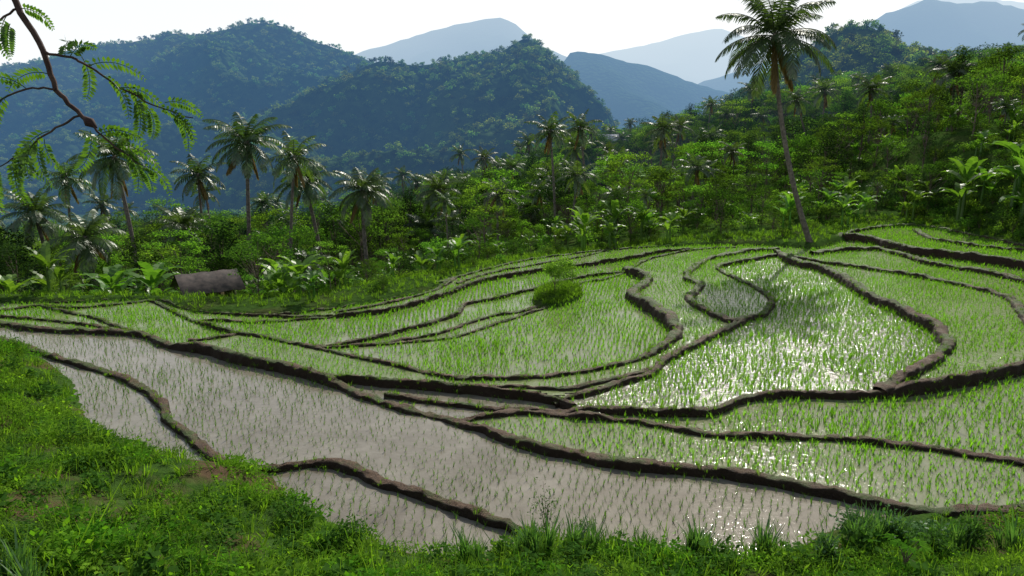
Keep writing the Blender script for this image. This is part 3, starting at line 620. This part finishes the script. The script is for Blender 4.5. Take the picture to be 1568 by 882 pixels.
for k,(x,y,rr,hh,lf,nn,mt,nm) in enumerate([(.75,14.3,.5,1.35,.05,330,M_weed,'weed_plant'),(1.5,14.0,.35,.8,.05,220,M_weed,'weed_plant'),(7.1,13.9,.5,.75,.10,420,M_bluegr,'shrub'),(8.0,14.2,.55,.8,.10,450,M_bluegr,'shrub'),(9.0,14.3,.5,.65,.10,420,M_bluegr,'shrub'),(9.9,14.2,.5,.7,.09,420,M_weed,'shrub'),(8.3,13.0,.6,.7,.10,480,M_weed,'shrub'),(6.4,13.2,.4,.6,.09,320,M_bluegr,'shrub'),(-3.3,13.6,.6,.6,.09,420,M_weed,'shrub'),(-4.8,14.6,.6,.6,.09,420,M_weed,'shrub')]):
    o=bush(nm,500+k,rr,hh,nn,lf,mt); o.location=(x,y,float(G(x,y))-.03)
r=np.random.default_rng(9); a=Acc()
for k in range(9):
    az=k*2.4; e=np.array([math.cos(az)*.26*r.uniform(.6,1.1),math.sin(az)*.26*r.uniform(.6,1.1),.35+.3*r.random()]); a.tube(bez((0,0,0),(0,0,.35),e,6),np.linspace(.012,.004,6),0,5)
    for q in range(7):
        an=az+R(-110+q*36.6); d=np.array([[math.cos(an),math.sin(an),-.25]]); Lq=.22*(1-.08*abs(q-3)); a.leaves([e],d,np.array([[0,0,1.]]),Lq,.055,1,.55)
o=a.obj('cassava_plant',[M_bark,M_cover]); o.location=(7.3,12.2,float(G(7.3,12.2)))
def overhang():
    r=np.random.default_rng(5); a=Acc(); g=float(G(-7.6,4.2))
    a.tube(bez((-7.6,4.2,g-.3),(-7.9,4.3,g+2.5),(-7.2,4.5,11.3),10),np.linspace(.17,.09,10),0,9)
    a.tube(bez((-7.3,4.45,10.8),(-5.2,5.3,12.6),(-3.62,5.5,10.1),14),np.linspace(.07,.018,14),0,7)
    def res(P):
        P=np.array(P,float); n=len(P); t=np.linspace(0,n-1,n*4); return np.column_stack([np.interp(t,range(n),P[:,k]) for k in range(3)])
    def tw(P,r0,r1): q=res(P); q=q+r.normal(0,.006,q.shape); a.tube(q,np.linspace(r0,r1,len(q)),0,6)
    tw([(-3.62,5.5,10.1),(-3.5,5.5,9.85),(-3.36,5.5,9.55),(-3.31,5.5,9.3),(-3.2,5.5,9.15),(-3.1,5.5,9.05)],.024,.014)
    a.tube(np.array([(-3.14,5.5,9.10),(-3.1,5.5,9.06),(-3.05,5.5,9.02)]),[.01,.04,.008],0,6)
    tw([(-3.36,5.5,9.55),(-3.15,5.45,9.52),(-3.0,5.4,9.45),(-2.8,5.4,9.3),(-2.55,5.4,9.17),(-2.3,5.4,9.08)],.011,.004)
    tw([(-3.1,5.5,9.05),(-2.95,5.5,8.9),(-2.75,5.5,8.75)],.009,.004)
    tw([(-3.15,5.5,9.1),(-3.4,5.5,9.0),(-3.6,5.5,8.85),(-3.85,5.5,8.72)],.009,.004)
    tw([(-3.31,5.5,9.3),(-3.5,5.45,9.3),(-3.8,5.4,9.15),(-4.1,5.4,9.05)],.009,.004)
    tw([(-3.5,5.5,9.85),(-3.7,5.5,9.75),(-4.0,5.5,9.65)],.009,.004)
    tw([(-7.2,4.5,11.3),(-7.6,4.2,12.4),(-7.3,3.6,13.4)],.09,.03); tw([(-7.2,4.5,11.3),(-6.4,4.6,12.3),(-6.2,4.9,13.2)],.07,.02)
    def leaf(p,az,el,L,m=13):
        P=[np.array(p,float)]; e=R(el); hd=np.array([math.cos(R(az)),math.sin(R(az))*.6,0])
        for q in range(8): P.append(P[-1]+(hd*math.cos(e)+np.array([0,0,1])*math.sin(e))*L/8); e-=R(9)
        P=np.array(P); a.tube(P,np.linspace(.004,.0015,9),1,3)
        t=np.repeat(np.linspace(.12,1,m),2); sg=np.tile([1,-1],m); s_=t*8; i0=np.minimum(s_.astype(int),7); fr=(s_-i0)[:,None]; pos=P[i0]*(1-fr)+P[i0+1]*fr; T=P[i0+1]-P[i0]; T/=np.linalg.norm(T,axis=1,keepdims=True)
        sv=np.cross(T,[0,.75,.65]); sv/=np.linalg.norm(sv,axis=1,keepdims=True); d=sv*sg[:,None]+T*.35+[0,0,-.25]
        nr=np.cross(T,sv)+r.normal(0,.35,T.shape); ll=.068*np.sin(np.pi*np.clip(t*.75+.2,0,1))**.6
        a.leaves(pos,d,nr,ll,ll*.45,1,.5)
    LF=[((-3.0,5.4,9.45),10,20,.4),((-2.9,5.4,9.38),-20,-30,.34),((-2.8,5.4,9.3),15,0,.36),((-2.55,5.4,9.17),0,-15,.36),((-2.7,5.4,9.24),-30,-60,.3),((-2.45,5.4,9.12),20,-45,.28),((-3.15,5.45,9.52),60,40,.3),((-3.1,5.5,9.52),-10,-50,.3),
        ((-2.95,5.5,8.9),0,-5,.38),((-2.75,5.5,8.75),-10,-20,.3),((-2.9,5.5,8.87),20,-50,.34),((-3.05,5.5,9.0),40,10,.4),((-3.1,5.5,9.0),-30,-80,.35),
        ((-3.4,5.5,9.0),190,-20,.4),((-3.6,5.5,8.85),200,-40,.4),((-3.7,5.5,8.8),250,-75,.38),((-3.85,5.5,8.72),270,-60,.34),((-3.5,5.5,8.93),170,-80,.36),((-3.85,5.5,8.72),180,-25,.35),
        ((-3.5,5.45,9.3),185,25,.4),((-3.8,5.4,9.15),180,0,.35),((-3.7,5.4,9.2),200,-50,.36),((-3.6,5.4,9.25),170,-25,.38),((-4.0,5.4,9.08),230,-70,.34),((-3.35,5.5,9.4),175,20,.36),
        ((-3.7,5.5,9.75),180,-10,.36),((-3.9,5.5,9.68),200,-60,.34),((-3.5,5.5,9.85),10,0,.25),((-4.0,5.5,9.65),180,-40,.35),((-3.6,5.5,9.8),220,-50,.3)]
    for p,az,el,L in LF:
        leaf(p,az+r.normal(0,8),el+r.normal(0,6),L*1.05)
        if r.random()<.65: leaf(np.array(p)+r.normal(0,.04,3),az+r.normal(0,30),el+r.normal(0,25),L*.8)
    for k in range(120):
        c=np.array([-7.2,4.2,12.9])+unit(1,r)[0]*[1.5,1.5,.8]; leaf(c,r.uniform(0,360),r.uniform(-40,20),.45,9)
    for k in range(14):
        c=np.array([-5.2,5.2,11.75])+unit(1,r)[0]*[1.,.4,.25]; leaf(c,r.uniform(0,360),r.uniform(-30,20),.4,9)
    a.obj('overhanging_tree',[M_bark2,M_over])
M_bark2=solid('twig_bark',(.035,.02,.018),(.08,.05,.04),9,haze=False)
M_over=leafmat('overhang_leaf',(.03,.075,.015),(.08,.16,.025),tr=.45,gl=.02,haze=False,objvar=.0)
overhang()

# ------------------------------------------------------------------ buildings
M_tin=solid('weathered_roof',(.05,.042,.038),(.13,.10,.085),3,.6,.2); M_bam=solid('bamboo_wall',(.16,.12,.07),(.3,.23,.14),8); M_white=solid('white_wall',(.5,.5,.48),(.65,.65,.62),2); M_rooft=solid('pale_roof',(.35,.36,.38),(.5,.5,.52),2)
def house(name,loc,w,d,hh,rh,rz,mw,mr,openfront):
    e=bpy.data.objects.new(name,None); COL.objects.link(e); e.location=loc; e.rotation_euler[2]=rz
    def part(n,a,m):
        o=a.obj(n,[m]); o.parent=e
    a=Acc()
    for sx in(-1,1):
        for sy in(-1,1): a.box((sx*(w-.1),sy*(d-.1),hh/2-.6),(.07,.07,hh/2+.6),0)
    part('posts',a,M_bark)
    a=Acc()
    a.box((0,d-.2,hh*.5-.1),(w-.2,.03,hh*.5),0)
    for sx in(-1,1):
        a.box((sx*(w-.2),0,hh*.5-.1),(.03,d-.25,hh*.5),0)
        g0=np.array([[sx*(w-.2),-d+.1,hh-.1],[sx*(w-.2),0,hh-.1],[sx*(w-.2),0,hh+rh-.12],[sx*(w-.2),-d+.1,hh-.05]]); a.quads([g0],0); g1=g0.copy(); g1[:,1]*=-1; a.quads([g1],0)
    if openfront: a.box((-w*.5,-d+.2,hh*.28),(w*.45,.03,hh*.28),0)
    else:
        a.box((0,-d+.2,hh*.18),(w-.25,.03,hh*.3),0); a.box((0,-d+.2,hh*.88),(w-.25,.03,hh*.1),0)
        for q in(-.8,-.2,.4,.85): a.box((q*w*.95,-d+.2,hh*.63),(w*.12,.03,hh*.148),0)
    part('walls',a,mw)
    a=Acc(); n=int(w*8)
    xs=np.linspace(-w-.4,w+.4,n); zz=.03*np.sin(np.arange(n)*2.1)
    for sg in(-1,1):
        top=np.column_stack([xs,np.zeros(n),hh+rh+zz]); bot=np.column_stack([xs,np.full(n,sg*(d+.5)),hh-.15+zz])
        V=np.vstack([top,bot,top-[0,0,.05],bot-[0,0,.05]]); i=np.arange(n-1)
        a.add(V,np.vstack([np.stack([i,i+1,i+1+n,i+n],1),np.stack([i+2*n,i+3*n,i+3*n+1,i+2*n+1],1),np.stack([i+n,i+n+1,i+3*n+1,i+3*n],1)]),0)
    part('roof',a,mr)
house('farm_hut',(-18.0,42.3,float(G(-18.0,42.3))+.95),1.35,1.05,1.5,.8,.65,M_bam,M_tin,True)
house('village_house',(27,205,float(G(27,205))+3.0),3.2,2.6,2.6,1.6,.2,M_white,M_rooft,False)
house('village_house',(5.5,190,float(G(5.5,190))+4),3.0,2.5,2.6,1.6,-.3,M_white,M_rooft,False)
V=[];Q=[];n=0
for k in range(7):
    y_=136+k*3.4; xs=np.linspace(13+k*.8,31+k*1.2,14); zz=float(G(22,y_))+.8+.12*k
    yy=y_+np.sin(xs*.25)*1.2
    for q,(dy,dz) in enumerate([(0,-1.2),(0,0),(3.4,0.02)]):
        V+=[(x,y+dy,zz+dz) for x,y in zip(xs,yy)]
    for q in range(2):
        for j in range(13): Q.append((n+q*14+j,n+q*14+j+1,n+(q+1)*14+j+1,n+(q+1)*14+j))
    n+=42
M_field=solid('young_rice_field',(.10,.22,.03),(.16,.30,.05),1.5,.9,.3)
mk('distant_rice_terraces',V,Q,mats=[M_field])

# ------------------------------------------------------------------ mountains
Cfar=newcoll('far_tree_templates')
for k in range(3): tree('ft%d'%k,400+k,8,3.8,9,24,1.3,M_far,coll=Cfar)
def mountain(name,d,ridge,base,front,back,seed,amp,step,trees,drop=5,ts=1.0):
    rd=np.array(ridge,float); xa,xb=rd[0,0]-150*d/900,rd[-1,0]+150*d/900
    xs=np.arange(xa,xb,step); ys=np.arange(d-front,d+back,step)
    def hgt(x,y):
        wx=x+fbm(x,y,d*.09,3,seed)*d*.03*np.clip(np.abs(y-d)/front*3,0,1)
        R_=np.interp(wx,rd[:,0],rd[:,1])-drop
        R_=np.where(x<rd[0,0],R_-(rd[0,0]-x)*.3,R_); R_=np.where(x>rd[-1,0],R_-(x-rd[-1,0])*.3,R_)
        t=np.where(y<d,(d-y)/front,(y-d)/back); t=np.clip(t,0,1)
        P=(1-t)**1.15
        rg=1-np.abs(fbm(x,y,d*.16,4,seed+5))*2.4
        z=base+(R_-base)*P+rg*amp*np.clip(t*5,0,1)*(1-t*.6)-amp*.6*np.clip(t*5,0,1)
        return z+fbm(x,y,12,3,seed+9)*2.0*np.clip(d/900,.4,2)
    X,Y=np.meshgrid(xs,ys); Z=hgt(X,Y); nx,ny=len(xs),len(ys); i=np.arange(ny-1)[:,None]*nx+np.arange(nx-1)[None]
    mk(name,np.stack([X,Y,Z],-1),np.stack([i,i+1,i+nx+1,i+nx],-1).reshape(-1,4),mats=[M_mount],smooth=True)
    if trees:
        X,Y=jgrid(xa,xb,d-front,d+30,trees); ok=(np.abs(X)<Y*.78); X,Y=X[ok],Y[ok]; Z=hgt(X,Y)
        return np.column_stack([X,Y,Z-2.5]),rng.uniform(.55,1.1,len(X))*ts
    return None
TA=mountain('mountain_ridge',900,[(-676,61),(-600,87),(-554,95),(-485,114),(-447,115),(-416,121),(-397,127),(-370,124),(-340,131),(-309,137),(-286,138),(-263,132),(-233,117),(-202,109),(-171,98),(-125,76),(-64,46),(12,9)],-70,480,300,1,44,7,8.5)
TB=mountain('mountain_peak',700,[(-288,-14),(-228,29),(-199,44),(-169,62),(-145,72),(-121,79),(-86,74),(-50,80),(-26,83),(-8,87),(4,95),(12.5,99),(27,91),(42,76),(57,66),(75,47),(87,29),(96,12),(111,-8)],-60,370,200,2,36,6,7.5,6)
TE=mountain('hillside',420,[(91,14),(113,25),(131,37),(149,51),(163,60),(171,66),(181,73),(195,73),(206,66),(220,61),(238,59),(256,58),(280,57),(320,58)],8,170,150,3,7,4,6.0,8,1.0)
pp=np.vstack([TA[0],TB[0],TE[0]]); sc_=np.concatenate([TA[1],TB[1],TE[1]]); scatter('mountain_forest',pp,sc_,Cfar)
mountain('distant_ridge',1400,[(60,80),(103,150),(138,153),(173,146),(209,135),(257,125),(316,104),(363,90),(400,79),(460,67)],-60,500,300,4,30,14,0,0)
mountain('distant_ridge',2500,[(-646,196),(-476,268),(-391,287),(-285,320),(-178,345),(-93,362),(-30,366),(13,345),(98,279),(246,216),(374,154),(500,92)],-60,900,500,5,60,25,0,0)
mountain('distant_ridge',3500,[(345,343),(465,370),(640,400),(790,440),(940,470),(1090,420),(1250,380),(1540,410),(1690,520),(1830,590),(2100,600),(2500,560)],-60,1200,500,6,80,35,0,0)
mountain('distant_ridge',1800,[(700,200),(800,235),(866,278),(926,296),(956,311),(1032,300),(1100,305),(1168,293),(1216,281),(1380,248)],-40,600,300,7,40,18,0,0)

# ------------------------------------------------------------------ light
EL,AZ=40.0,19.0
W=bpy.data.worlds.new('World'); SC.world=W; W.use_nodes=True; nt=W.node_tree; nt.nodes.clear()
sk=N(nt,'ShaderNodeTexSky',sky_type='NISHITA'); sk.sun_disc=False; sk.sun_elevation=R(EL); sk.sun_rotation=R(AZ); sk.dust_density=2.0
bg=N(nt,'ShaderNodeBackground'); nt.links.new(sk.outputs[0],bg.inputs[0]); bg.inputs[1].default_value=.12
tc=N(nt,'ShaderNodeTexCoord'); sx=N(nt,'ShaderNodeSeparateXYZ'); nt.links.new(tc.outputs['Generated'],sx.inputs[0])
cl=noise(nt,tc.outputs['Generated'],3.0,6,.6)
f=ramp(nt,math_(nt,'ADD',sx.outputs[2],math_(nt,'MULTIPLY',math_(nt,'SUBTRACT',cl,.5),.35)),[(.0,(.97,.97,.97)),(.25,(.85,.85,.85)),(.6,(.08,.08,.08))])
b2=N(nt,'ShaderNodeBackground'); b2.inputs[0].default_value=(.95,.98,1,1); b2.inputs[1].default_value=1.08
mx=N(nt,'ShaderNodeMixShader'); nt.links.new(f,mx.inputs[0]); nt.links.new(bg.outputs[0],mx.inputs[1]); nt.links.new(b2.outputs[0],mx.inputs[2])
wo=N(nt,'ShaderNodeOutputWorld'); nt.links.new(mx.outputs[0],wo.inputs[0])
ld=bpy.data.lights.new('sun','SUN'); ld.energy=5; ld.angle=R(.5); ld.color=(1,.96,.86); lo=bpy.data.objects.new('sun',ld); COL.objects.link(lo)
sd=Vector((math.cos(R(EL))*math.sin(R(AZ)),math.cos(R(EL))*math.cos(R(AZ)),math.sin(R(EL)))); lo.rotation_euler=(-sd).to_track_quat('-Z','Y').to_euler(); lo.location=(0,0,60)
cd=bpy.data.cameras.new('camera'); cam=bpy.data.objects.new('camera',cd); COL.objects.link(cam); SC.camera=cam
cd.sensor_width=36; cd.lens=36*1120/1568; cd.clip_start=.1; cd.clip_end=12000
cam.location=(0,0,9); cam.rotation_euler=(math.pi/2-math.atan(.2152),0,0)
SC.view_settings.view_transform='Standard'; SC.view_settings.look='None'; SC.view_settings.exposure=0
